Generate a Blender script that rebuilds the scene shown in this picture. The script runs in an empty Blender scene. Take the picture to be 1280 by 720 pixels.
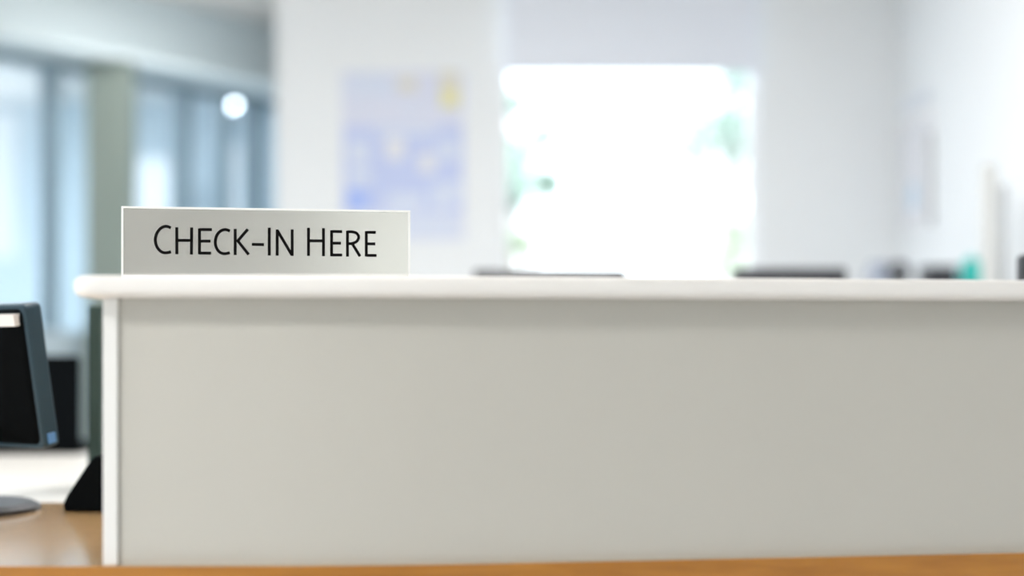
import bpy, bmesh, math, random
from mathutils import Vector, Matrix

S = bpy.context.scene
COL = S.collection
R = math.radians
random.seed(7)

# ------------------------------------------------------------------ camera, world, light, exposure
F = 1778.0                      # focal length in pixels of the 1280 wide frame (50 mm lens)
CAMZ = 0.967
HOR = 440.0                     # picture row of the horizon (lens shifted upwards)
def P(px, py, Y):               # measured pixel at a known depth -> point in the room
    return Vector(((px - 640) / F * Y, Y, CAMZ + (HOR - py) / F * Y))

cam_data = bpy.data.cameras.new('camera')
cam = bpy.data.objects.new('camera', cam_data)
COL.objects.link(cam)
cam.location = (0, 0, CAMZ)
cam.rotation_euler = (R(90), 0, 0)
cam_data.sensor_width = 36.0
cam_data.lens = 36.0 * F / 1280
cam_data.shift_y = (HOR - 360) / 1280
cam_data.dof.use_dof = True
cam_data.dof.focus_distance = 1.745
cam_data.dof.aperture_fstop = 1.2
cam_data.clip_start = 0.05
S.camera = cam

S.view_settings.view_transform = 'Standard'
S.view_settings.look = 'None'
S.view_settings.gamma = 1
S.view_settings.use_curve_mapping = False
S.view_settings.exposure = 0.12

W = bpy.data.worlds.new('sky')
S.world = W
W.use_nodes = True
bg = W.node_tree.nodes['Background']
bg.inputs[0].default_value = (0.93, 0.97, 1.0, 1)
bg.inputs[1].default_value = 3.2

def area(name, loc, size, power, col=(1, 0.97, 0.92), rot=(0, 0, 0)):
    l = bpy.data.lights.new(name, 'AREA')
    l.shape = 'RECTANGLE'; l.size, l.size_y = size
    l.energy = power; l.color = col
    o = bpy.data.objects.new(name, l); COL.objects.link(o)
    o.location = loc; o.rotation_euler = rot
    return o
CEIL = 2.56
# unseen ceiling panels, added and placed for the light they give: (x, y, watts)
ADDED_PANELS = [(-2.0, -0.45, 62), (-0.5, 2.7, 20), (0.2, 3.3, 24), (-2.6, 1.9, 14), (-3.2, 3.9, 5), (-1.22, 5.62, 7)]
for i, (x, y, w) in enumerate(ADDED_PANELS):
    area('added_ceiling_lamp', (x, y, CEIL - 0.035), (0.34, 0.34) if i == 5 else (0.58, 0.58), w, (1, 0.985, 0.965))
area('added_back_fill', (-2.95, 6.95, CEIL - 0.035), (0.58, 0.58), 56, (0.94, 0.97, 1.0))  # added out of view to brighten the room behind the glazing
sun = bpy.data.lights.new('sun', 'SUN'); sun.energy = 6; sun.angle = R(1); sun.color = (1, 0.97, 0.92)
so = bpy.data.objects.new('sun', sun); COL.objects.link(so)
so.rotation_euler = Vector((-0.25, 0.62, -0.78)).to_track_quat('-Z', 'Y').to_euler()

# ------------------------------------------------------------------ materials
def mat(name, col, rough=0.5, metal=0.0, coat=0.0, spec=0.5, emit=None, es=0.0, noise=0.0, nscale=20.0, bump=0.0, trans=0.0):
    m = bpy.data.materials.new(name); m.use_nodes = True
    nt = m.node_tree; b = nt.nodes['Principled BSDF']
    b.inputs['Base Color'].default_value = (*col, 1)
    b.inputs['Roughness'].default_value = rough
    b.inputs['Metallic'].default_value = metal
    b.inputs['Coat Weight'].default_value = coat
    b.inputs['Coat Roughness'].default_value = 0.15
    b.inputs['Specular IOR Level'].default_value = spec
    if emit:
        b.inputs['Emission Color'].default_value = (*emit, 1)
        b.inputs['Emission Strength'].default_value = es
    tc = nt.nodes.new('ShaderNodeTexCoord')
    n = nt.nodes.new('ShaderNodeTexNoise'); n.inputs['Scale'].default_value = nscale; n.inputs['Detail'].default_value = 4
    nt.links.new(tc.outputs['Object'], n.inputs['Vector'])
    if noise > 0:
        mx = nt.nodes.new('ShaderNodeMix'); mx.data_type = 'RGBA'
        mx.inputs[6].default_value = (*[c * (1 - noise) for c in col], 1)
        mx.inputs[7].default_value = (*[min(1, c * (1 + noise)) for c in col], 1)
        nt.links.new(n.outputs['Fac'], mx.inputs[0]); nt.links.new(mx.outputs[2], b.inputs['Base Color'])
    if bump > 0:
        bp = nt.nodes.new('ShaderNodeBump'); bp.inputs['Strength'].default_value = bump; bp.inputs['Distance'].default_value = 0.002
        nt.links.new(n.outputs['Fac'], bp.inputs['Height']); nt.links.new(bp.outputs[0], b.inputs['Normal'])
    return m

def glass_mat(name, tint, gloss=0.1):
    m = bpy.data.materials.new(name); m.use_nodes = True
    nt = m.node_tree; nt.nodes.clear()
    out = nt.nodes.new('ShaderNodeOutputMaterial')
    t = nt.nodes.new('ShaderNodeBsdfTransparent'); t.inputs[0].default_value = (*tint, 1)
    g = nt.nodes.new('ShaderNodeBsdfGlossy'); g.inputs['Roughness'].default_value = 0.03
    mx = nt.nodes.new('ShaderNodeMixShader'); mx.inputs[0].default_value = gloss
    nt.links.new(t.outputs[0], mx.inputs[1]); nt.links.new(g.outputs[0], mx.inputs[2]); nt.links.new(mx.outputs[0], out.inputs[0])
    return m

def wood_mat(name, c1, c2, rough, coat):
    m = bpy.data.materials.new(name); m.use_nodes = True
    nt = m.node_tree; b = nt.nodes['Principled BSDF']
    tc = nt.nodes.new('ShaderNodeTexCoord'); mp = nt.nodes.new('ShaderNodeMapping')
    mp.inputs['Scale'].default_value = (1.2, 22, 22)
    n = nt.nodes.new('ShaderNodeTexNoise'); n.inputs['Scale'].default_value = 3.0; n.inputs['Detail'].default_value = 6; n.inputs['Distortion'].default_value = 0.6
    cr = nt.nodes.new('ShaderNodeValToRGB')
    cr.color_ramp.elements[0].position = 0.3; cr.color_ramp.elements[0].color = (*c1, 1)
    cr.color_ramp.elements[1].position = 0.75; cr.color_ramp.elements[1].color = (*c2, 1)
    nt.links.new(tc.outputs['Object'], mp.inputs[0]); nt.links.new(mp.outputs[0], n.inputs['Vector'])
    nt.links.new(n.outputs['Fac'], cr.inputs[0]); nt.links.new(cr.outputs[0], b.inputs['Base Color'])
    b.inputs['Roughness'].default_value = rough; b.inputs['Coat Weight'].default_value = coat; b.inputs['Coat Roughness'].default_value = 0.12; b.inputs['Coat IOR'].default_value = 1.8
    return m

def brushed_mat(name, col):
    m = bpy.data.materials.new(name); m.use_nodes = True
    nt = m.node_tree; b = nt.nodes['Principled BSDF']
    b.inputs['Base Color'].default_value = (*col, 1); b.inputs['Metallic'].default_value = 0.85
    tc = nt.nodes.new('ShaderNodeTexCoord'); mp = nt.nodes.new('ShaderNodeMapping'); mp.inputs['Scale'].default_value = (3, 3, 900)
    n = nt.nodes.new('ShaderNodeTexNoise'); n.inputs['Scale'].default_value = 1.0
    mr = nt.nodes.new('ShaderNodeMapRange'); mr.inputs[3].default_value = 0.19; mr.inputs[4].default_value = 0.25
    nt.links.new(tc.outputs['Object'], mp.inputs[0]); nt.links.new(mp.outputs[0], n.inputs['Vector'])
    nt.links.new(n.outputs['Fac'], mr.inputs[0]); nt.links.new(mr.outputs[0], b.inputs['Roughness'])
    return m

M = dict(
    wall=mat('painted_wall', (0.80, 0.83, 0.855), 0.75, noise=0.01, nscale=3, bump=0.05),
    wall_right=mat('painted_side_wall', (0.82, 0.85, 0.88), 0.75, noise=0.01, nscale=3, bump=0.05),
    wall_front=mat('grey_brown_wall', (0.42, 0.415, 0.39), 0.75, noise=0.01, nscale=3),
    blue_wall=mat('pale_blue_wall', (0.66, 0.76, 0.82), 0.7, noise=0.02, nscale=3),
    bulkhead=mat('bulkhead_paint', (0.74, 0.83, 0.86), 0.7, noise=0.01, nscale=3),
    ceiling=mat('ceiling_paint', (0.90, 0.87, 0.84), 0.85, noise=0.01, nscale=4),
    floor=mat('vinyl_floor', (0.72, 0.70, 0.67), 0.35, noise=0.06, nscale=9),
    concrete=mat('outdoor_paving', (0.6, 0.6, 0.58), 0.8, noise=0.1, nscale=5),
    pillar=mat('grey_green_pillar', (0.24, 0.29, 0.26), 0.6, noise=0.04, nscale=4),
    divider=mat('dark_grey_green_felt', (0.055, 0.085, 0.075), 0.9, spec=0.2, noise=0.08, nscale=80, bump=0.1),
    mullion=mat('mullion_metal', (0.20, 0.28, 0.33), 0.45, noise=0.03),
    infill=mat('infill_panel', (0.50, 0.60, 0.66), 0.6, noise=0.02, nscale=4),
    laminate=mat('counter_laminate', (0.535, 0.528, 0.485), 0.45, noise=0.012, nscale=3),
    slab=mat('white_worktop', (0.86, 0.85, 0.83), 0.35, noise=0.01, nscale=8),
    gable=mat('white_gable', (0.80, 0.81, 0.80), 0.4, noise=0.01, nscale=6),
    wood=wood_mat('oak_desktop', (0.66, 0.40, 0.17), (0.80, 0.52, 0.26), 0.22, 1.0),
    edge_wood=wood_mat('oak_edge_band', (0.36, 0.14, 0.012), (0.49, 0.21, 0.025), 0.4, 0.1),
    white_desk=mat('white_desk_laminate', (0.66, 0.65, 0.62), 0.35, noise=0.01, nscale=6),
    steel=mat('grey_steel', (0.45, 0.46, 0.47), 0.35, 0.8, noise=0.03),
    black=mat('black_plastic', (0.003, 0.004, 0.005), 0.7, spec=0.03, noise=0.1, nscale=60),
    bezel=mat('dark_blue_grey_plastic', (0.028, 0.060, 0.085), 0.3, spec=0.25, noise=0.05, nscale=50),
    charcoal=mat('charcoal_plastic', (0.035, 0.037, 0.045), 0.45, noise=0.05, nscale=50),
    screen=mat('dark_screen', (0.006, 0.007, 0.009), 0.12, spec=0.2, noise=0.05),
    corner_blue=mat('corner_blue_plastic', (0.10, 0.25, 0.50), 0.3, emit=(0.15, 0.35, 0.7), es=0.1),
    label=mat('plain_white_plastic', (0.85, 0.84, 0.84), 0.4, noise=0.01),
    acrylic=mat('white_acrylic', (0.90, 0.91, 0.90), 0.2, noise=0.005),
    plate=brushed_mat('brushed_plate', (0.79, 0.80, 0.775)),
    ink=mat('black_lettering', (0.002, 0.002, 0.002), 0.6, spec=0.1, noise=0.05),
    blind=mat('blind_fabric', (0.78, 0.82, 0.90), 0.9, noise=0.01, nscale=40, bump=0.1),
    frame=mat('white_window_frame', (0.86, 0.87, 0.9), 0.4, noise=0.005),
    paper=mat('poster_paper', (0.66, 0.69, 0.82), 0.6, noise=0.02, nscale=12),
    print_pale=mat('print_pale_blue', (0.64, 0.70, 0.84), 0.6, noise=0.02, nscale=20),
    print_blue=mat('print_blue', (0.50, 0.57, 0.82), 0.6, noise=0.05, nscale=20),
    print_deep=mat('print_deep_blue', (0.34, 0.46, 0.86), 0.6, noise=0.05, nscale=20),
    bright_panel_white=mat('bright_panel_white', (0.93, 0.94, 0.95), 0.5, noise=0.01),  # white of the made-up bright panes behind the glass
    print_white=mat('print_white', (0.74, 0.75, 0.80), 0.6, noise=0.02, nscale=20),
    print_yellow=mat('print_yellow', (0.76, 0.72, 0.34), 0.6, noise=0.04, nscale=20),
    print_beige=mat('print_beige', (0.69, 0.67, 0.58), 0.6, noise=0.04, nscale=20),
    teal=mat('teal_plastic', (0.02, 0.50, 0.45), 0.3, noise=0.05),
    pale_teal=mat('pale_teal_plastic', (0.45, 0.74, 0.78), 0.3, noise=0.03),
    grey_blue=mat('grey_blue_ceramic', (0.33, 0.37, 0.46), 0.35, noise=0.04),
    grey=mat('light_grey_plastic', (0.52, 0.53, 0.54), 0.5, noise=0.02),
    offwhite=mat('offwhite_board', (0.64, 0.65, 0.64), 0.6, noise=0.02),
    pale_blue=mat('pale_blue_card', (0.55, 0.70, 0.84), 0.6, noise=0.02),
    shadow_gap=mat('shadow_gap_brown_grey', (0.30, 0.28, 0.24), 0.5, noise=0.04),  # dark tone for the made-up ceiling shadow gap
    diffuser=mat('added_panel_glow', (0.95, 0.95, 0.95), 0.6, emit=(1, 0.97, 0.93), es=2.5),  # glowing face of the added ceiling panels
    globe=mat('lamp_globe', (0.95, 0.95, 0.95), 0.4, emit=(1, 1, 1), es=22),
    bark=mat('bark', (0.38, 0.34, 0.33), 0.9, noise=0.2, nscale=30, bump=0.4),
    leaf=mat('leaf_green', (0.36, 0.50, 0.44), 0.6, noise=0.15, nscale=8),
    leaf_warm=mat('leaf_yellow_green', (0.54, 0.62, 0.50), 0.6, noise=0.15, nscale=8),
    glass=glass_mat('window_glass', (0.97, 0.99, 1.0), 0.05),
    tinted_glass=glass_mat('tinted_door_glass', (0.72, 0.71, 0.68), 0.05),  # glass of the added door, tinted to dim its light
    blue_glass=glass_mat('blue_partition_glass', (0.90, 0.96, 1.0), 0.10),
)

# ------------------------------------------------------------------ helpers
def tag(o, label=None, cat=None, group=None, kind=None):
    if label: o['label'] = label
    if cat: o['category'] = cat
    if group: o['group'] = group
    if kind: o['kind'] = kind
    return o

def root(name, loc, rz=0.0):
    o = bpy.data.objects.new(name, None); COL.objects.link(o)
    o.location = loc; o.rotation_euler = (0, 0, rz); o.empty_display_size = 0.1
    return o

def link(name, bm, m, parent=None, bevel=0.0, segs=2, smooth=False, loc=None):
    bmesh.ops.recalc_face_normals(bm, faces=bm.faces[:])
    me = bpy.data.meshes.new(name); bm.to_mesh(me); bm.free()
    for mm in (m if isinstance(m, (list, tuple)) else [m]): me.materials.append(mm)
    if smooth:
        for p in me.polygons: p.use_smooth = True
    o = bpy.data.objects.new(name, me); COL.objects.link(o)
    if parent: o.parent = parent
    if loc: o.location = loc
    if bevel > 0:
        b = o.modifiers.new('bevel', 'BEVEL'); b.width = bevel; b.segments = segs; b.limit_method = 'ANGLE'; b.angle_limit = R(40)
    return o

def box(bm, x0, x1, y0, y1, z0, z1, mi=0, mtx=None):
    v = [bm.verts.new((x, y, z)) for x in (x0, x1) for y in (y0, y1) for z in (z0, z1)]
    for f in ((0, 1, 3, 2), (4, 6, 7, 5), (0, 4, 5, 1), (2, 3, 7, 6), (0, 2, 6, 4), (1, 5, 7, 3)):
        fc = bm.faces.new([v[i] for i in f]); fc.material_index = mi
    if mtx is not None:
        for q in v: q.co = mtx @ q.co
    return v

def bx(*a, **k):
    bm = bmesh.new(); box(bm, *a, **k); return bm

def lathe(bm, prof, seg=32, c=(0, 0, 0), mi=0):
    rings = []
    for r, z in prof:
        if r < 1e-6: rings.append([bm.verts.new((c[0], c[1], c[2] + z))])
        else: rings.append([bm.verts.new((c[0] + r * math.cos(2 * math.pi * i / seg), c[1] + r * math.sin(2 * math.pi * i / seg), c[2] + z)) for i in range(seg)])
    for a, b in zip(rings, rings[1:]):
        for i in range(seg):
            j = (i + 1) % seg
            if len(a) == 1 and len(b) == 1: continue
            if len(a) == 1: f = bm.faces.new((a[0], b[i], b[j]))
            elif len(b) == 1: f = bm.faces.new((a[i], a[j], b[0]))
            else: f = bm.faces.new((a[i], a[j], b[j], b[i]))
            f.material_index = mi
    return bm

def tube(bm, pts, r, seg=10, caps=True):
    pts = [Vector(p) for p in pts]; rings = []
    for i, p in enumerate(pts):
        t = (pts[min(i + 1, len(pts) - 1)] - pts[max(i - 1, 0)]).normalized()
        a = t.orthogonal().normalized() if i == 0 else (prev - t * prev.dot(t)).normalized()
        prev = a; b = t.cross(a)
        rr = r[i] if isinstance(r, (list, tuple)) else r
        rings.append([bm.verts.new(p + a * rr * math.cos(2 * math.pi * k / seg) + b * rr * math.sin(2 * math.pi * k / seg)) for k in range(seg)])
    for a, b in zip(rings, rings[1:]):
        for k in range(seg): bm.faces.new((a[k], a[(k + 1) % seg], b[(k + 1) % seg], b[k]))
    if caps: bm.faces.new(rings[0]); bm.faces.new(rings[-1][::-1])
    return bm

def prism(outline, z0, z1):
    bm = bmesh.new()
    a = [bm.verts.new((x, y, z0)) for x, y in outline]; b = [bm.verts.new((x, y, z1)) for x, y in outline]
    bm.faces.new(a[::-1]); bm.faces.new(b)
    n = len(a)
    for i in range(n): bm.faces.new((a[i], a[(i + 1) % n], b[(i + 1) % n], b[i]))
    return bm

def rrect(w, h, r, n=5):     # rounded rectangle outline about the origin
    o = []
    for cx, cy, a0 in ((w/2 - r, h/2 - r, 0), (-w/2 + r, h/2 - r, 90), (-w/2 + r, -h/2 + r, 180), (w/2 - r, -h/2 + r, 270)):
        for k in range(n + 1):
            a = R(a0 + 90 * k / n); o.append((cx + r * math.cos(a), cy + r * math.sin(a)))
    return o

def struct(name, bm, m, **k):
    return tag(link(name, bm, m, **k), kind='structure')

# ------------------------------------------------------------------ the room
XR, YB, XL = 1.5, 5.5, -0.9125          # right wall, back wall, back wall's left end
XO, YF, YO = -5.0, -3.5, 9.0            # outer left wall, wall behind the camera, far wall behind the glazing
plan = [(XR, YF), (XR, YB), (XL, YB), (XL, YO), (XO, YO), (XO, YF)]
struct('floor', prism(plan, -0.1, 0.0), M['floor'])
struct('ceiling', prism(plan, CEIL, CEIL + 0.15), M['ceiling'])
T = 0.14
wx0, wx1, wz0, wz1 = -0.030, 0.950, 0.86, 2.47      # window opening
bm = bmesh.new()
box(bm, XL, wx0, YB, YB + T, 0, CEIL); box(bm, wx1, XR + T, YB, YB + T, 0, CEIL)
box(bm, wx0, wx1, YB, YB + T, 0, wz0); box(bm, wx0, wx1, YB, YB + T, wz1, CEIL)
struct('wall_back', bm, M['wall'])
struct('wall_return', bx(XL, XL + T, YB + T, YO, 0, CEIL), M['wall'])
struct('wall_right', bx(XR, XR + T, YF, YB, 0, CEIL), M['wall_right'])
struct('wall_far', bx(XO, XL + T, YO, YO + T, 0, CEIL), M['blue_wall'])
bm = bmesh.new()                                    # outer left wall, two window openings added to let daylight in
box(bm, XO - T, XO, YF, YO, 0, 0.9); box(bm, XO - T, XO, YF, YO, 2.3, CEIL)
for a, b in ((YF, -1.5), (2.2, 5.6), (8.2, YO)): box(bm, XO - T, XO, a, b, 0.9, 2.3)
struct('wall_left', bm, M['wall'])
for i, (a, b) in enumerate(((-1.5, 2.2), (5.6, 8.2))):
    w = bmesh.new()
    for z in (0.9, 2.25): box(w, XO - 0.09, XO - 0.03, a, b, z, z + 0.05)
    for y in (a, (a + b) / 2 - 0.025, b - 0.05): box(w, XO - 0.09, XO - 0.03, y, y + 0.05, 0.95, 2.25)
    f = struct('window_%d' % (i + 2), w, M['frame'])
    link('glass_pane', bx(XO - 0.063, XO - 0.057, a + 0.04, b - 0.04, 0.94, 2.26), M['glass'], f)
bm = bmesh.new()                                    # wall behind the camera; its glazed front is added for soft daylight
gx0, gx1 = -3.8, -1.9
hx0, hx1 = 0.75, 1.42                     # made-up glazed door, added as a bright reflection in the sign
box(bm, XO - T, gx0, YF - T, YF, 0, CEIL); box(bm, gx1, hx0, YF - T, YF, 0, CEIL); box(bm, hx1, XR + T, YF - T, YF, 0, CEIL); box(bm, hx0, hx1, YF - T, YF, 2.15, CEIL)
box(bm, gx0, gx1, YF - T, YF, 0, 0.25); box(bm, gx0, gx1, YF - T, YF, 2.4, CEIL)
struct('wall_front', bm, M['wall_front'])
w = bmesh.new()
for z in (0.25, 2.34): box(w, gx0, gx1, YF - 0.1, YF - 0.04, z, z + 0.06)
for k in range(5):
    x = gx0 + (gx1 - gx0 - 0.06) * k / 4; box(w, x, x + 0.06, YF - 0.1, YF - 0.04, 0.31, 2.34)
f = struct('window_4', w, M['frame'])
link('glass_pane', bx(gx0 + 0.03, gx1 - 0.03, YF - 0.073, YF - 0.067, 0.28, 2.37), M['glass'], f)

w = bmesh.new(); e = 0.07
box(w, hx0, hx0 + e, YF - 0.1, YF - 0.05, 0, 2.15); box(w, hx1 - e, hx1, YF - 0.1, YF - 0.05, 0, 2.15)
box(w, hx0 + e, hx1 - e, YF - 0.1, YF - 0.05, 0, 0.12); box(w, hx0 + e, hx1 - e, YF - 0.1, YF - 0.05, 2.08, 2.15)
f = struct('added_reflection_door', w, M['frame'])
link('glass_pane', bx(hx0 + e - 0.01, hx1 - e + 0.01, YF - 0.078, YF - 0.072, 0.11, 2.09), M['tinted_glass'], f)
bm = bmesh.new(); tube(bm, [(hx0 + 0.035, YF - 0.02, 0.85), (hx0 + 0.035, YF - 0.02, 1.25)], 0.012, 12)
for z in (0.87, 1.23): tube(bm, [(hx0 + 0.035, YF - 0.02, z), (hx0 + 0.035, YF - 0.051, z)], 0.008, 10)
link('door_handle', bm, M['steel'], f)

# the window in the back wall
w = bmesh.new(); fy0, fy1 = YB + 0.05, YB + 0.10; fw = 0.028
box(w, wx0, wx1, fy0, fy1, wz0, wz0 + fw); box(w, wx0, wx1, fy0, fy1, wz1 - fw, wz1)
box(w, wx0, wx0 + fw * 0.6, fy0, fy1, wz0 + fw, wz1 - fw); box(w, wx1 - fw, wx1, fy0, fy1, wz0 + fw, wz1 - fw)
win = struct('window_1', w, M['frame'], bevel=0.003)
link('glass_pane', bx(wx0 + 0.012, wx1 - 0.012, YB + 0.072, YB + 0.078, wz0 + 0.02, wz1 - 0.02), M['glass'], win)
link('window_sill', bx(wx0 - 0.04, wx1 + 0.04, YB - 0.10, YB + 0.05, wz0 - 0.028, wz0 - 0.001), M['frame'], win, bevel=0.005)

# roller blind hanging in front of the upper window
zb = P(0, 86, YB - 0.03).z
bl = root('roller_blind', ((wx0 + wx1) / 2, YB - 0.03, wz1))
tag(bl, 'pale grey-blue roller blind pulled partly down over the bright window', 'blind')
hw = 0.486
link('fabric', bx(-hw, hw, -0.0015, 0.0015, zb - wz1, 0.02), M['blind'], bl)
bm = bmesh.new(); tube(bm, [(-hw - 0.01, 0, 0.035), (hw + 0.01, 0, 0.035)], 0.024, 20); link('roller_tube', bm, M['grey'], bl)
link('bottom_bar', bx(-hw, hw, -0.006, 0.006, zb - wz1 - 0.016, zb - wz1), M['blind'], bl, bevel=0.003)
for sx in (-1, 1): link('bracket', bx(sx * (hw + 0.018) - 0.005, sx * (hw + 0.018) + 0.005, -0.03, 0.0295, 0.0, 0.07), M['grey'], bl)

# ------------------------------------------------------------------ glazed partition on the left
def gy(px): return 6.93 / (0.819 - (px - 640) / F)
def gp(px, off=0.0):                                 # a point on the partition line at a measured column
    y = gy(px); v = Vector((-6.93 + 0.819 * y, y, 0)); return v + NRM * off
DIR = Vector((0.819, 1, 0)).normalized(); NRM = Vector((DIR.y, -DIR.x, 0))     # NRM points towards the room
ANG = math.atan2(DIR.y, DIR.x)
ORG = gp(0)
def glocal(px): return (gp(px) - ORG).dot(DIR)
HZ = 2.205
g0, g1 = -3.3, 1.86
MT = Matrix.Translation(ORG) @ Matrix.Rotation(ANG, 4, 'Z')
def gstruct(name, bm, m, **k):
    o = struct(name, bm, m, **k); o.matrix_world = MT; return o
gstruct('wall_bulkhead', bx(g0, g1, -0.07, 0.07, HZ, CEIL), M['bulkhead'])
gstruct('trim_1', bx(g0, g1, -0.03, 0.03, HZ - 0.035, HZ), M['mullion'])
gstruct('wall_infill', bx(g0, g1, -0.03, 0.03, 0, 1.06), M['infill'])
gstruct('window_5', bx(g0, g1, -0.004, 0.004, 1.06, HZ - 0.035), M['blue_glass'])
for i, (px, wpx) in enumerate(((-260, 16), (-90, 16), (62, 15), (226, 18), (279, 14), (316, 22))):
    c = glocal(px); wd = wpx / F * gy(px) / abs(DIR.x * 1.0 + 0.0) * 0.62
    gstruct('trim_%d' % (i + 2), bx(c - wd/2, c + wd/2, -0.032, 0.032, 1.06, HZ - 0.035), M['mullion'])
c = P(140, 0, 6.1)
pw = 56 / F * c.y
t = struct('wall_pillar', prism([(x, y) for x, y in rrect(pw * 0.97, 0.13, 0.01)], 0, HZ - 0.001), M['pillar'])
t.location = (c.x, c.y, 0)
# soffit strip that carries the bulkhead over the pillar
gstruct('wall_soffit', bx(glocal(112) - 1.4, g1 - 0.1, -0.30, -0.07, HZ, HZ + 0.02), M['bulkhead'])

# things behind the glazing
def bright_block(px0, px1, Y, py_top, label, m):  # white blocks standing in for bright windows and reflections behind the glass
    a, b = P(px0, 0, Y).x, P(px1, 0, Y).x; z = P(0, py_top, Y).z
    r = root('bright_panel_block', ((a + b) / 2, Y, 0)); tag(r, label, 'cabinet')
    h = (b - a) / 2
    link('body', bx(-h, h, 0.02, 0.35, 0.0, z), m, r, bevel=0.004)
    d = link('door', bx(-h + 0.004, h - 0.004, 0.0, 0.019, 0.05, z - 0.01), m, r, bevel=0.003)
    bm = bmesh.new(); tube(bm, [(h * 0.7, -0.02, 1.0), (h * 0.7, -0.02, 1.15)], 0.006); link('handle', bm, M['steel'], d)
    return r
bright_block(168, 216, 8.3, 196, 'tall white block standing in for a bright pane behind the glass just right of the grey-green pillar', M['bright_panel_white'])
bright_block(284, 302, 8.3, 180, 'narrow white block standing in for a bright pane behind the glass under the round lamp', M['bright_panel_white'])
a, b = P(-40, 0, 8.9), P(16, 0, 8.9)
bd = link('bright_panel_board', bx(a.x, b.x, 8.965, 8.999, P(0, 322, 8.97).z, P(0, 140, 8.97).z), M['bright_panel_white'], bevel=0.004)  # added white board in place of a bright pane
tag(bd, 'white board standing in for a bright pane behind the glass at the far left edge', 'board')

# globe lamp behind the glazing
q = P(288, 126, 7.6)
lp = root('pendant_lamp', (q.x, q.y, CEIL)); tag(lp, 'small round glowing lamp hanging behind the glass partition', 'lamp')
bm = bmesh.new(); tube(bm, [(0, 0, 0), (0, 0, q.z - CEIL + 0.04)], 0.003, 8); link('cord', bm, M['steel'], lp)
bm = bmesh.new(); lathe(bm, [(0.0, 0.0), (0.03, -0.004), (0.03, -0.015), (0, -0.018)], 20); link('ceiling_rose', bm, M['steel'], lp)
bm = bmesh.new(); bmesh.ops.create_uvsphere(bm, u_segments=24, v_segments=16, radius=0.042); link('globe', bm, M['globe'], lp, smooth=True, loc=(0, 0, q.z - CEIL))

# made-up dark slats standing in for a shadow gap at the ceiling line
c = P(212, 14, 6.05)
vr = root('ceiling_shadow_gap', (c.x - 0.02, 6.0, CEIL)); tag(vr, 'brown-grey slats standing in for a shadow gap in the ceiling above the glass partition', 'shadow_gap')
bm = bmesh.new()
for a in (-1, 1):
    box(bm, a * 0.14 - 0.012, a * 0.14 + 0.012, -0.14, 0.14, -0.02, 0); box(bm, -0.128, 0.128, a * 0.14 - 0.012, a * 0.14 + 0.012, -0.02, 0)
link('shadow_gap_frame', bm, M['shadow_gap'], vr)
bm = bmesh.new()
for k in range(9): box(bm, -0.128, 0.128, -0.118 + k * 0.028, -0.106 + k * 0.028, -0.016, -0.002)
link('shadow_gap_slats', bm, M['shadow_gap'], vr)

# made-up fixtures round the added ceiling area lamps
for i, (x, y, w) in enumerate(ADDED_PANELS + [(-2.95, 6.95, 0)]):
    r = root('added_ceiling_panel', (x, y, CEIL)); tag(r, 'square ceiling light panel added out of view to light the room', 'ceiling light', 'added square ceiling light panels')
    bm = bmesh.new()
    for a in (-1, 1):
        box(bm, a * 0.3 - 0.01, a * 0.3 + 0.01, -0.31, 0.31, -0.03, 0); box(bm, -0.29, 0.29, a * 0.3 - 0.01, a * 0.3 + 0.01, -0.03, 0)
    link('frame', bm, M['grey'], r)
    link('diffuser', bx(-0.29, 0.29, -0.29, 0.29, -0.02, -0.002), M['diffuser'], r)
    if i == 5: r.scale = (0.6, 0.6, 1)

# ------------------------------------------------------------------ outside the window
struct('ground', bx(-0.7, 9, YB + T, 26, -0.3, -0.12), M['concrete'])
def tree(px, Y, h, blobs, label, lm, n=700):
    c = P(px, 0, Y)
    r = root('tree', (c.x, Y, -0.12)); tag(r, label, 'tree')
    bm = bmesh.new(); H = h + 0.12
    tube(bm, [(0, 0, 0), (0.03, 0, H * 0.35), (-0.02, 0.03, H * 0.65), (0.02, 0, H)], [0.075, 0.06, 0.045, 0.02], 10)
    pts = []
    for (bpx, bpy, rad) in blobs:
        q = P(bpx, bpy, Y); q = Vector((q.x - c.x, random.uniform(-.1, .1), q.z + 0.12)); pts.append((q, rad))
        zz = min(q.z - 0.1, H * 0.9)
        tube(bm, [(0, 0, max(0.3, zz - 0.35)), (q.x * 0.5, q.y * .5, zz - 0.1), tuple(q)], [0.025, 0.016, 0.006], 6)
    link('trunk', bm, M['bark'], r, smooth=True)
    bm = bmesh.new()
    for k in range(n):
        q, rad = random.choice(pts)
        d = Vector((random.gauss(0, 1), random.gauss(0, 1), random.gauss(0, 1))); d = d.normalized() * rad * random.random() ** 0.5
        s = random.uniform(0.03, 0.06)
        mt = Matrix.Translation(q + d) @ Matrix.Rotation(random.uniform(0, 6.3), 4, 'Z') @ Matrix.Rotation(random.uniform(-1.2, 1.2), 4, 'X')
        v = [bm.verts.new(mt @ Vector(p)) for p in ((0, -s, 0), (s * 0.5, 0, 0.008), (0, s, 0), (-s * 0.5, 0, 0.008))]
        bm.faces.new(v)
    link('foliage', bm, lm, r)
    return r
tree(905, 9.5, 2.4, [(880, 165, 0.24), (905, 145, 0.26), (925, 180, 0.24), (858, 195, 0.18), (920, 105, 0.12), (945, 160, 0.2)], 'pale green tree with a thin trunk outside the window on its right side', M['leaf'], 720)
tree(640, 9.0, 1.7, [(650, 190, 0.12), (645, 235, 0.15), (684, 232, 0.10), (682, 170, 0.07), (642, 128, 0.08), (632, 250, .12)], 'sparse green tree outside the window on its left side', M['leaf'], 800)
tree(924, 8.2, 1.2, [(924, 305, 0.16), (915, 325, 0.14), (940, 290, 0.12)], 'low green shrub outside the window under the right tree', M['leaf_warm'], 300)
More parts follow.
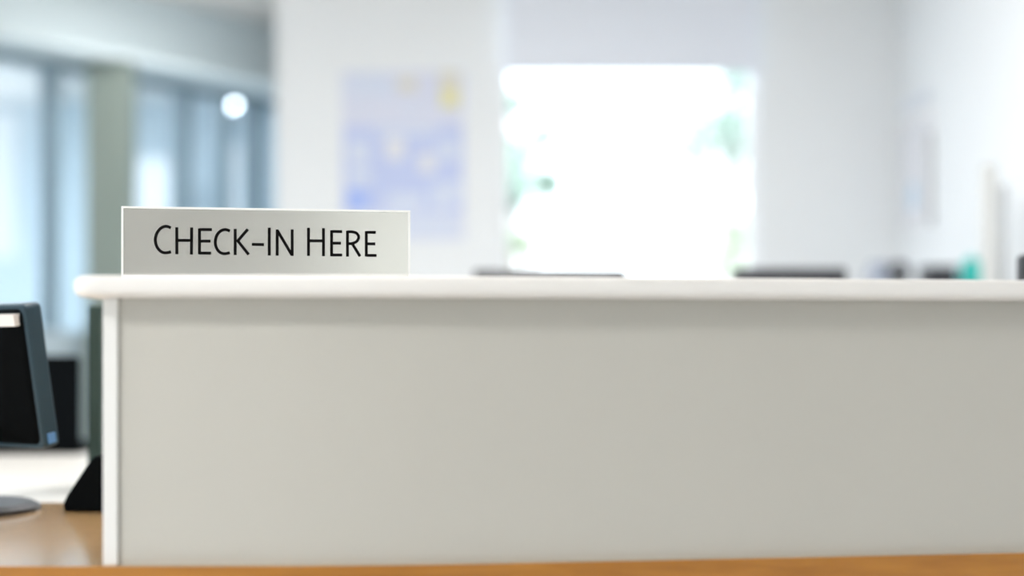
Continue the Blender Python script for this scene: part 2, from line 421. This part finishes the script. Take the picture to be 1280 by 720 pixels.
tree(640, 8.0, 1.0, [(640, 300, 0.10), (630, 312, 0.1), (660, 310, 0.08)], 'low yellow-green shrub outside the window under the left tree', M['leaf_warm'], 160)

# ------------------------------------------------------------------ poster on the back wall
a, b = P(428, 90, YB), P(580, 300, YB)
po = root('wall_poster', ((a.x + b.x) / 2, YB - 0.001, b.z)); tag(po, 'blue and white information poster with yellow marks left of the window', 'poster')
pw_, ph_ = b.x - a.x, a.z - b.z
link('sheet', bx(-pw_/2, pw_/2, -0.006, 0.0, 0, ph_), M['paper'], po)
def pr(bm, x0, y0, x1, y1, mi, d):
    q0, q1 = P(x0, y0, YB), P(x1, y1, YB); cx = (a.x + b.x) / 2
    box(bm, q0.x - cx, q1.x - cx, -0.006 - d, -0.006, q1.z - b.z, q0.z - b.z, mi)
bm = bmesh.new()
pr(bm, 430, 158, 578, 266, 0, 0.0006)
pr(bm, 434, 92, 490, 122, 1, 0.0006)
pr(bm, 498, 98, 520, 114, 2, 0.0006)
pr(bm, 550, 90, 574, 118, 2, 0.0006); pr(bm, 552, 114, 573, 134, 3, 0.0012)
pr(bm, 500, 132, 524, 140, 1, 0.0006)
for (x0, y0, x1, y1, mi) in ((436, 176, 462, 206, 4), (482, 172, 506, 200, 5), (524, 192, 544, 216, 5), (548, 176, 572, 200, 4),
                             (436, 212, 464, 230, 4), (434, 238, 460, 262, 6), (484, 242, 530, 262, 4), (540, 230, 560, 262, 1),
                             (562, 226, 576, 256, 4), (470, 160, 545, 170, 1), (434, 270, 574, 296, 4)):
    pr(bm, x0, y0, x1, y1, mi, 0.0012)
link('print', bm, [M['print_blue'], M['print_pale'], M['print_beige'], M['print_yellow'], M['print_pale'], M['print_white'], M['print_deep']], po)

# leaflet holder on the right wall
def onright(px): return XR * F / (px - 640)          # depth on the right wall at a column
ya, yb = onright(1128), onright(1169)
z0, z1 = P(0, 292, ya).z, P(0, 150, ya).z
lh = root('leaflet_holder', (XR - 0.001, (ya + yb) / 2, z0)); tag(lh, 'clear leaflet holder with pale sheet and grey edge on the right wall', 'leaflet holder')
d = (ya - yb) / 2; hh = z1 - z0
link('backing', bx(-0.006, 0, -d, d, 0, hh), M['frame'], lh)
link('edge_strip', bx(-0.022, -0.0065, -d, -d + 0.03, 0.0, hh * 0.75), M['grey'], lh)
sh = link('sheet', bx(-0.012, -0.0065, -d + 0.03, d - 0.02, 0.03, hh - 0.04), M['print_white'], lh)
bm = bmesh.new(); lathe(bm, [(0, 0), (0.055, 0), (0.055, 0.002), (0, 0.002)], 28)
o = link('blue_spot', bm, M['pale_blue'], sh); o.rotation_euler = (0, R(-90), 0); o.location = (-0.0125, 0.02, hh * 0.28)
bm = bmesh.new(); box(bm, -0.016, -0.0065, -d + 0.04, d - 0.03, hh + 0.02, hh + 0.05); link('header_card', bm, M['blind'], lh)

# freestanding screen near the right wall
q = P(1243, 205, 4.1)
sc = root('privacy_screen', (q.x, 4.1, 0)); tag(sc, 'off-white freestanding screen with a grey post by the right wall', 'screen')
hz = q.z; hwid = 0.038
link('panel', bx(-hwid, hwid - 0.03, -0.012, 0.012, 0.06, hz), M['offwhite'], sc, bevel=0.01, segs=3)
bm = bmesh.new(); tube(bm, [(hwid - 0.012, 0, 0.02), (hwid - 0.012, 0, P(0, 232, 4.1).z)], 0.011, 16); link('post', bm, M['steel'], sc)
link('foot', bx(-hwid, hwid, -0.16, 0.16, 0, 0.02), M['steel'], sc, bevel=0.004)

# ------------------------------------------------------------------ reception desk (oak) and raised counter
ZD = 0.7425
def cy(x):                                            # front line of the desk in plan
    s = 0.05; return 1.5 + 0.137 * s * math.log(1 + math.exp((x + 0.15) / s))
def strip(x0, x1, off0, off1, z0, z1, n=60, round0=0.0):
    xs = [x0 + (x1 - x0) * i / n for i in range(n + 1)]
    fr = [(x, cy(x) + off0) for x in xs]; bk = [(x, cy(x) + off1) for x in reversed(xs)]
    if round0:
        r = round0
        fr = [p for p in fr if p[0] > x0 + r]; bk = [p for p in bk if p[0] > x0 + r]
        c0 = cy(x0)
        lf = [(x0 + r - r * math.sin(R(90 * k / 6)), c0 + off1 - r + r * math.cos(R(90 * k / 6))) for k in range(7)]
        lf += [(x0 + r - r * math.cos(R(90 * k / 6)), c0 + off0 + r - r * math.sin(R(90 * k / 6))) for k in range(7)]
        return prism(fr + bk + lf, z0, z1)
    return prism(fr + bk, z0, z1)

DX0, DX1 = -1.75, 1.40
desk = root('reception_desk', (0, 1.5, 0)); tag(desk, 'light oak reception desk under the raised white counter', 'desk')
def dpart(name, bm, m, parent=desk, off=(0, -1.5, 0), **k):
    o = link(name, bm, m, parent, **k); o.location = off; return o
YSEAM = 2.12
def desktop_outline():
    n = 60; xs = [DX0 + (DX1 - DX0) * i / n for i in range(n + 1)]
    return [(x, cy(x) - 0.010) for x in xs] + [(x, max(YSEAM, YSEAM + cy(x) - 1.5)) for x in reversed(xs)]
dpart('desktop', prism(desktop_outline(), ZD - 0.035, ZD), M['wood'], bevel=0.001)
tag(dpart('edge_band', strip(DX0, DX1, -0.0125, -0.0102, ZD - 0.035, ZD), M['edge_wood']), 'orange-brown front edge')
dpart('modesty_panel', strip(DX0 + 0.02, DX1 - 0.02, 0.04, 0.06, 0.0, ZD - 0.035), M['wood'])
for x in (DX0 + 0.01, DX1 - 0.03):
    dpart('side_panel', bx(x, x + 0.02, cy(x) + 0.061, cy(x) + 0.58, 0, ZD - 0.035), M['wood'], bevel=0.001)

PX0 = P(130, 0, 1.5).x                                # left end of the raised counter
ctr = root('raised_counter', (0, 1.5, ZD)); tag(ctr, 'long white raised reception counter carrying the check-in sign', 'counter')
OF = (0, -1.5, -ZD)
ZT = P(0, 344, 1.465).z                               # top of the worktop
TH = 0.0222
GW = 0.0155
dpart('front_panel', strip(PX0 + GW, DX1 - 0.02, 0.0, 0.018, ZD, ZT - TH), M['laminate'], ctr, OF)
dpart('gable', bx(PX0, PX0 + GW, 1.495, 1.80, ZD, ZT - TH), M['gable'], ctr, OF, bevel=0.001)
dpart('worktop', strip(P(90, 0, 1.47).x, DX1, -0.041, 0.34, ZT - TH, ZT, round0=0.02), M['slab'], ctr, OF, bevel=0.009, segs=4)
x = DX1 - 0.04
dpart('gable', bx(x + 0.021, x + 0.035, cy(x) + 0.0, cy(x) + 0.3, ZD, ZT - TH), M['gable'], ctr, OF, bevel=0.001)

# ------------------------------------------------------------------ CHECK-IN HERE sign
SA = P(151.5, 257.5, 1.722); SB = P(513, 263.0, 1.775)
SA.z = SB.z = (SA.z + SB.z) / 2
sd = (SB - SA); sd.z = 0; SW = sd.length; sd.normalize(); sang = math.atan2(sd.y, sd.x)
sn = Vector((sd.y, -sd.x, 0))                         # towards the viewer
sign = root('check_in_sign', (SA.x, SA.y, ZT), sang)
tag(sign, 'brushed silver desk sign reading CHECK-IN HERE on the white counter', 'sign')
SH = SA.z - ZT
bw = 0.0027
bm = bmesh.new()
box(bm, 0, bw, 0, 0.010, 0.0, SH - bw); box(bm, SW - bw, SW, 0, 0.010, 0.0, SH - bw); box(bm, 0, SW, 0, 0.010, SH - bw, SH)
link('acrylic_frame', bm, M['acrylic'], sign, bevel=0.0004)
LIP = 0.0145
link('base_foot', bx(bw + 0.0002, SW - bw - 0.0002, -0.001, 0.045, 0.0, LIP), M['acrylic'], sign, bevel=0.001)
link('face_plate', bx(bw + 0.0001, SW - bw - 0.0001, 0.0012, 0.008, LIP + 0.0001, SH - bw - 0.0001), M['plate'], sign)

def onsign(px, py):                                   # measured pixel -> sign coordinates (along, up)
    d = Vector(((px - 640) / F, 1, (HOR - py) / F)); o = Vector((0, 0, CAMZ))
    pl = SA + sn * -0.0012
    t = (pl - o).dot(sn) / d.dot(sn); h = o + d * t
    return (h - SA).dot(sd), h.z - ZT
def c3(x, y): return 180 + x / 8.533, 270 + y / 8.533
def c4(x, y): return 320 + x / 8.0, 270 + y / 8.0
ST = []
def st(c, *pts): ST.append([onsign(*c(*p)) for p in pts])
def smooth_pts(pts, n=6):
    out = []
    for i in range(len(pts) - 1):
        p0 = pts[max(i - 1, 0)]; p1 = pts[i]; p2 = pts[i + 1]; p3 = pts[min(i + 2, len(pts) - 1)]
        for k in range(n):
            t = k / n
            out.append(tuple(0.5 * (2*p1[j] + (p2[j]-p0[j])*t + (2*p0[j]-5*p1[j]+4*p2[j]-p3[j])*t*t + (3*p1[j]-p0[j]-3*p2[j]+p3[j])*t**3) for j in (0, 1)))
    out.append(pts[-1]); return out
def sc_(c, *pts): ST.append([onsign(*c(*p)) for p in smooth_pts(pts)])
sc_(c3, (286, 126), (235, 110), (180, 130), (137, 185), (121, 252), (135, 322), (175, 374), (225, 393), (288, 382))
st(c3, (350, 121), (350, 407)); st(c3, (508, 123), (506, 410)); st(c3, (350, 260), (508, 260))
st(c3, (592, 133), (592, 408)); st(c3, (592, 145), (724, 145)); st(c3, (592, 268), (710, 268)); st(c3, (592, 396), (716, 396))
sc_(c3, (916, 160), (868, 145), (818, 160), (778, 205), (761, 270), (771, 335), (806, 384), (856, 402), (916, 391))
st(c3, (973, 138), (973, 416)); st(c3, (1107, 142), (992, 275)); st(c3, (998, 262), (1116, 411))
ST.append([onsign(314.8, 305.4), onsign(330.0, 305.8)])
st(c4, (133, 117), (133, 395))
st(c4, (212, 135), (212, 396)); st(c4, (362, 135), (362, 398)); st(c4, (214, 146), (358, 388))
st(c4, (525, 118), (525, 398)); st(c4, (675, 122), (675, 401)); st(c4, (525, 248), (675, 249))
st(c4, (756, 143), (756, 403)); st(c4, (756, 155), (861, 156)); st(c4, (756, 272), (850, 272)); st(c4, (756, 390), (861, 390))
st(c4, (915, 147), (915, 406)); ST.append([onsign(*c4(915, 158))] + [onsign(*c4(*p)) for p in smooth_pts([(955, 158), (1002, 170), (1027, 210), (1005, 255), (955, 276)])] + [onsign(*c4(915, 277))])
st(c4, (962, 276), (1040, 403))
st(c4, (1103, 152), (1103, 404)); st(c4, (1103, 163), (1198, 164)); st(c4, (1103, 278), (1193, 279)); st(c4, (1103, 394), (1205, 395))
hwS = 3.6 / F * 1.745 / 2
bm = bmesh.new(); yk = 0.0012
for pts in ST:
    lft, rgt = [], []
    for i, p in enumerate(pts):
        a_ = Vector(pts[max(i - 1, 0)]); b_ = Vector(pts[min(i + 1, len(pts) - 1)])
        t_ = (b_ - a_).normalized(); nn = Vector((-t_.y, t_.x)) * hwS
        lft.append((p[0] + nn.x, p[1] + nn.y)); rgt.append((p[0] - nn.x, p[1] - nn.y))
    for d_ in ((yk - 0.0006), (yk,)):
        pass
    F0 = [[bm.verts.new((x_, yk - 0.0006, z_)) for x_, z_ in s] for s in (lft, rgt)]
    F1 = [[bm.verts.new((x_, yk, z_)) for x_, z_ in s] for s in (lft, rgt)]
    for i in range(len(pts) - 1):
        bm.faces.new((F0[0][i], F0[0][i+1], F0[1][i+1], F0[1][i]))
        bm.faces.new((F0[0][i], F1[0][i], F1[0][i+1], F0[0][i+1]))
        bm.faces.new((F0[1][i], F0[1][i+1], F1[1][i+1], F1[1][i]))
    for e in (0, -1): bm.faces.new((F0[0][e], F0[1][e], F1[1][e], F1[0][e]))
link('lettering', bm, M['ink'], sign)

# ------------------------------------------------------------------ monitors
def monitor(loc, rz, w, h, zbot, tilt, label, body, side, depth=0.03, base_r=0.09, group=None, name='computer_monitor'):
    r = root(name, loc, rz); tag(r, label, 'monitor', group)
    mt = Matrix.Translation((0, 0, zbot)) @ Matrix.Rotation(-R(tilt), 4, 'X')
    o = prism(rrect(w, h, 0.008), -depth / 2, depth / 2)
    m2 = mt @ Matrix.Translation((0, 0, h / 2)) @ Matrix.Rotation(R(90), 4, 'X')
    for v in o.verts: v.co = m2 @ v.co
    link('casing', o, side, r, bevel=0.003)
    o = prism(rrect(w - 0.03, h - 0.035, 0.006), -0.001, 0.001)
    m3 = mt @ Matrix.Translation((0, -depth / 2 - 0.001, h / 2)) @ Matrix.Rotation(R(90), 4, 'X')
    for v in o.verts: v.co = m3 @ v.co
    link('screen', o, M['screen'], r)
    o = bmesh.new()                                   # rear cover
    a_ = [o.verts.new(mt @ Vector((x_, depth / 2, h / 2 + z_))) for x_, z_ in rrect(w - 0.012, h - 0.012, 0.01)]
    b_ = [o.verts.new(mt @ Vector((x_, depth / 2 + 0.004, h / 2 + z_))) for x_, z_ in rrect(w - 0.02, h - 0.02, 0.01)]
    c_ = [o.verts.new(mt @ Vector((x_, depth / 2 + 0.022, h / 2 + z_))) for x_, z_ in rrect(w * 0.5, h * 0.5, 0.02)]
    n_ = len(a_)
    for u, v in ((a_, b_), (b_, c_)):
        for i in range(n_): o.faces.new((u[i], u[(i + 1) % n_], v[(i + 1) % n_], v[i]))
    o.faces.new(c_); o.faces.new(a_[::-1])
    link('rear_cover', o, body, r)
    o = bmesh.new(); zc = zbot + h * 0.45
    yy = depth / 2 + 0.022 + math.sin(R(tilt)) * h * 0.45
    prof = [(-0.03, 0.012), (0.03, 0.012)]
    box(o, -0.028, 0.028, yy - 0.006, yy + 0.014, 0.012, zc)
    link('stand_neck', o, body, r, bevel=0.004)
    o = bmesh.new(); lathe(o, [(0, 0.0), (base_r, 0.0), (base_r, 0.006), (base_r * 0.9, 0.012), (0.03, 0.018), (0, 0.018)], 40)
    for v in o.verts: v.co.y += yy * 0.6
    link('stand_base', o, M['charcoal'], r, smooth=False)
    return r, mt

# near monitor on the oak desk, cut by the left edge
mon, mt = monitor((-0.770, 2.035, ZD), R(150), 0.32, 0.200, 0.094, 10,
              'black monitor seen from behind at the left edge on the oak desk', M['black'], M['bezel'], depth=0.028, base_r=0.115)
o = bmesh.new(); box(o, -0.150, 0.11, 0.0142, 0.0265, 0.172, 0.188, mtx=mt); tag(link('rear_strip', o, M['label'], mon), 'white strip')  # plain white strip across the upper rear cover
o = bmesh.new(); box(o, -0.1625, -0.159, -0.006, 0.006, 0.006, 0.020, mtx=mt); tag(link('blue_corner', o, M['corner_blue'], mon), 'blue corner')  # small blue block at the lower corner, faintly emissive

# ------------------------------------------------------------------ white desks behind
def white_desk(x0, x1, y0, y1, z, label):
    r = root('office_desk', ((x0 + x1) / 2, (y0 + y1) / 2, 0)); tag(r, label, 'desk')
    hx, hy = (x1 - x0) / 2, (y1 - y0) / 2
    link('desktop', bx(-hx, hx, -hy, hy, z - 0.025, z), M['white_desk'], r, bevel=0.002)
    for sx in (-1, 1):
        for sy in (-1, 1):
            xx, yy = sx * (hx - 0.05), sy * (hy - 0.05)
            link('leg', bx(xx - 0.02, xx + 0.02, yy - 0.02, yy + 0.02, 0, z - 0.025), M['steel'], r, bevel=0.003)
    return r
white_desk(-2.1, -0.46, YSEAM + 0.004, 3.35, ZD, 'white office desk with an open laptop behind the oak desk')
white_desk(-0.35, 0.98, 3.05, 3.75, ZD, 'white office desk hidden behind the counter holding the two monitors')

# laptop on the white desk
LX1 = P(100, 0, 3.12).x
lt = root('laptop', (LX1 - 0.17, 3.12, ZD)); tag(lt, 'open black laptop seen from behind on the white desk', 'laptop')
link('keyboard_base', bx(-0.165, 0.165, 0.012, 0.235, 0.0, 0.018), M['black'], lt, bevel=0.004)
o = prism(rrect(0.34, 0.205, 0.01), -0.005, 0.005)
m2 = Matrix.Translation((0, 0, 0.012 + 0.1025)) @ Matrix.Rotation(R(90), 4, 'X')
for v in o.verts: v.co = m2 @ v.co
lid = link('lid', o, M['black'], lt, bevel=0.002)
o = prism(rrect(0.31, 0.175, 0.004), -0.001, 0.001)
m2 = Matrix.Translation((0, 0.006, 0.012 + 0.105)) @ Matrix.Rotation(R(90), 4, 'X')
for v in o.verts: v.co = m2 @ v.co
link('screen', o, M['screen'], lid)

# telephone behind the counter's left end
tp = root('desk_telephone', (P(84, 0, 2.02).x, 2.0, ZD)); tag(tp, 'black desk telephone on the oak desk behind the counter end', 'telephone')
prof = [(0, 0), (0.0, 0.012), (0.006, 0.024), (0.018, 0.042), (0.034, 0.066), (0.044, 0.078), (0.17, 0.086), (0.175, 0.078), (0.175, 0)]
bm = bmesh.new()
A_ = [bm.verts.new((x_, -0.0, z_)) for x_, z_ in prof]; B_ = [bm.verts.new((x_, 0.11, z_)) for x_, z_ in prof]
bm.faces.new(A_); bm.faces.new(B_[::-1])
for i in range(len(prof)): bm.faces.new((A_[i], A_[(i+1) % len(prof)], B_[(i+1) % len(prof)], B_[i]))
link('body', bm, M['black'], tp, bevel=0.004, segs=3)
bm = bmesh.new()
tube(bm, [(0.060, 0.03, 0.094), (0.065, 0.03, 0.105), (0.085, 0.03, 0.112), (0.14, 0.03, 0.112), (0.16, 0.03, 0.105), (0.165, 0.03, 0.096)], [0.014, 0.016, 0.011, 0.011, 0.016, 0.014], 12)
link('handset', bm, M['charcoal'], tp, smooth=True)

# upright divider at the edge of the white desk
dv = root('desk_divider', (P(109, 0, 2.3).x + 0.011, 2.3, ZD)); tag(dv, 'dark grey-green upright divider on the white desk beside the counter end', 'divider')
link('panel', bx(-0.011, 0.011, 0.0, 0.12, 0.012, 0.30), M['divider'], dv, bevel=0.003)
link('foot', bx(-0.02, 0.02, -0.01, 0.13, 0.0, 0.012), M['charcoal'], dv, bevel=0.002)

# two monitors behind the counter (only their tops show)
def top_monitor(px0, px1, Y, py, base_z, label):
    a_, b_ = P(px0, py, Y), P(px1, py, Y); top = a_.z - base_z; h = min(0.27, top - 0.08)
    monitor(((a_.x + b_.x) / 2, Y, base_z), R(180), b_.x - a_.x, h, top - h, 0, label, M['charcoal'], M['charcoal'], depth=0.03, base_r=0.09)
top_monitor(592, 784, 3.35, 337.5, ZD, 'dark monitor whose top edge shows below the bright window')
top_monitor(916, 1057, 3.45, 335, ZD, 'dark monitor whose top edge shows right of the window')
top_monitor(1274, 1500, 2.25, 318, ZD, 'black monitor cut off at the right edge of the picture')

# low cabinet at the back with small items on top
ZC = 1.10; YC = 4.45
cb = root('low_cabinet', (1.21, 4.62, 0)); tag(cb, 'white low cabinet behind the counter carrying the small desk items', 'cabinet')
link('body', bx(-0.27, 0.27, -0.20, 0.30, 0.0, ZC - 0.02), M['white_desk'], cb, bevel=0.003)
link('top_board', bx(-0.28, 0.28, -0.225, 0.31, ZC - 0.019, ZC), M['white_desk'], cb, bevel=0.002)
for sx in (-1, 1):
    d_ = link('door', bx(sx * 0.135 - 0.13, sx * 0.135 + 0.13, -0.22, -0.201, 0.05, ZC - 0.03), M['white_desk'], cb, bevel=0.002)
    o = bmesh.new(); tube(o, [(sx * 0.03, -0.235, 0.55), (sx * 0.03, -0.235, 0.7)], 0.005); link('handle', o, M['steel'], d_)

def at(px, Y=4.5): return P(px, 0, Y).x
q = root('mug', (at(1098), 4.5, ZC)); tag(q, 'grey-blue mug on the low cabinet, left of the black tape roll', 'mug')
o = bmesh.new(); H_ = P(0, 328, 4.5).z - ZC
lathe(o, [(0, 0), (0.028, 0), (0.031, 0.01), (0.031, H_), (0.028, H_), (0.028, 0.012), (0, 0.012)], 28); link('cup', o, M['grey_blue'], q, smooth=False)
o = bmesh.new(); tube(o, [(-0.030, 0, H_ * .8), (-0.045, 0, H_ * .75), (-0.050, 0, H_ * .5), (-0.045, 0, H_ * .28), (-0.030, 0, H_ * .22)], 0.004, 8); link('handle', o, M['grey_blue'], q, smooth=True)

H2 = P(0, 327, 4.5).z - ZC; rr = 0.036
q = root('tape_dispenser', (at(1123), 4.5, ZC)); tag(q, 'dark round tape dispenser on the low cabinet between mug and black box', 'tape dispenser')
link('stand', bx(-0.022, 0.022, -0.02, 0.02, 0, H2 - 2 * rr + 0.012), M['charcoal'], q, bevel=0.004)
o = bmesh.new(); lathe(o, [(0.012, -0.012), (rr, -0.012), (rr, 0.012), (0.012, 0.012), (0.012, -0.012)], 28)
o = link('tape_roll', o, M['charcoal'], q); o.rotation_euler = (R(90), 0, 0); o.location = (0, 0, H2 - rr)

H3 = P(0, 333, 4.5).z - ZC
q = root('document_box', (at(1172), 4.5, ZC)); tag(q, 'flat black box on the low cabinet left of the teal bottle', 'box')
link('body', bx(-0.048, 0.048, -0.04, 0.05, 0, H3 - 0.022), M['charcoal'], q, bevel=0.003)
link('lid', bx(-0.05, 0.05, -0.042, 0.052, H3 - 0.0215, H3), M['charcoal'], q, bevel=0.003)

H4 = P(0, 323, 4.5).z - ZC
q = root('hand_gel_bottle', (at(1214), 4.5, ZC)); tag(q, 'small teal bottle with pale cap on the low cabinet by the grey post', 'bottle')
o = bmesh.new(); lathe(o, [(0, 0), (0.029, 0), (0.032, 0.008), (0.032, H4 * 0.84), (0.024, H4 * 0.95), (0.012, H4), (0, H4)], 28); link('body', o, M['teal'], q, smooth=True)
o = bmesh.new(); lathe(o, [(0, H4), (0.012, H4), (0.012, H4 + 0.012), (0, H4 + 0.014)], 20); link('cap', o, M['pale_teal'], q)
H5 = P(0, 334, 4.55).z - ZC
q = root('plastic_cup', (at(1194, 4.60), 4.60, ZC)); tag(q, 'pale aqua plastic cup just left of the teal bottle', 'cup')
o = bmesh.new(); lathe(o, [(0, 0), (0.014, 0), (0.019, H5), (0.017, H5), (0.0125, 0.004), (0, 0.004)], 24); link('cup', o, M['pale_teal'], q)
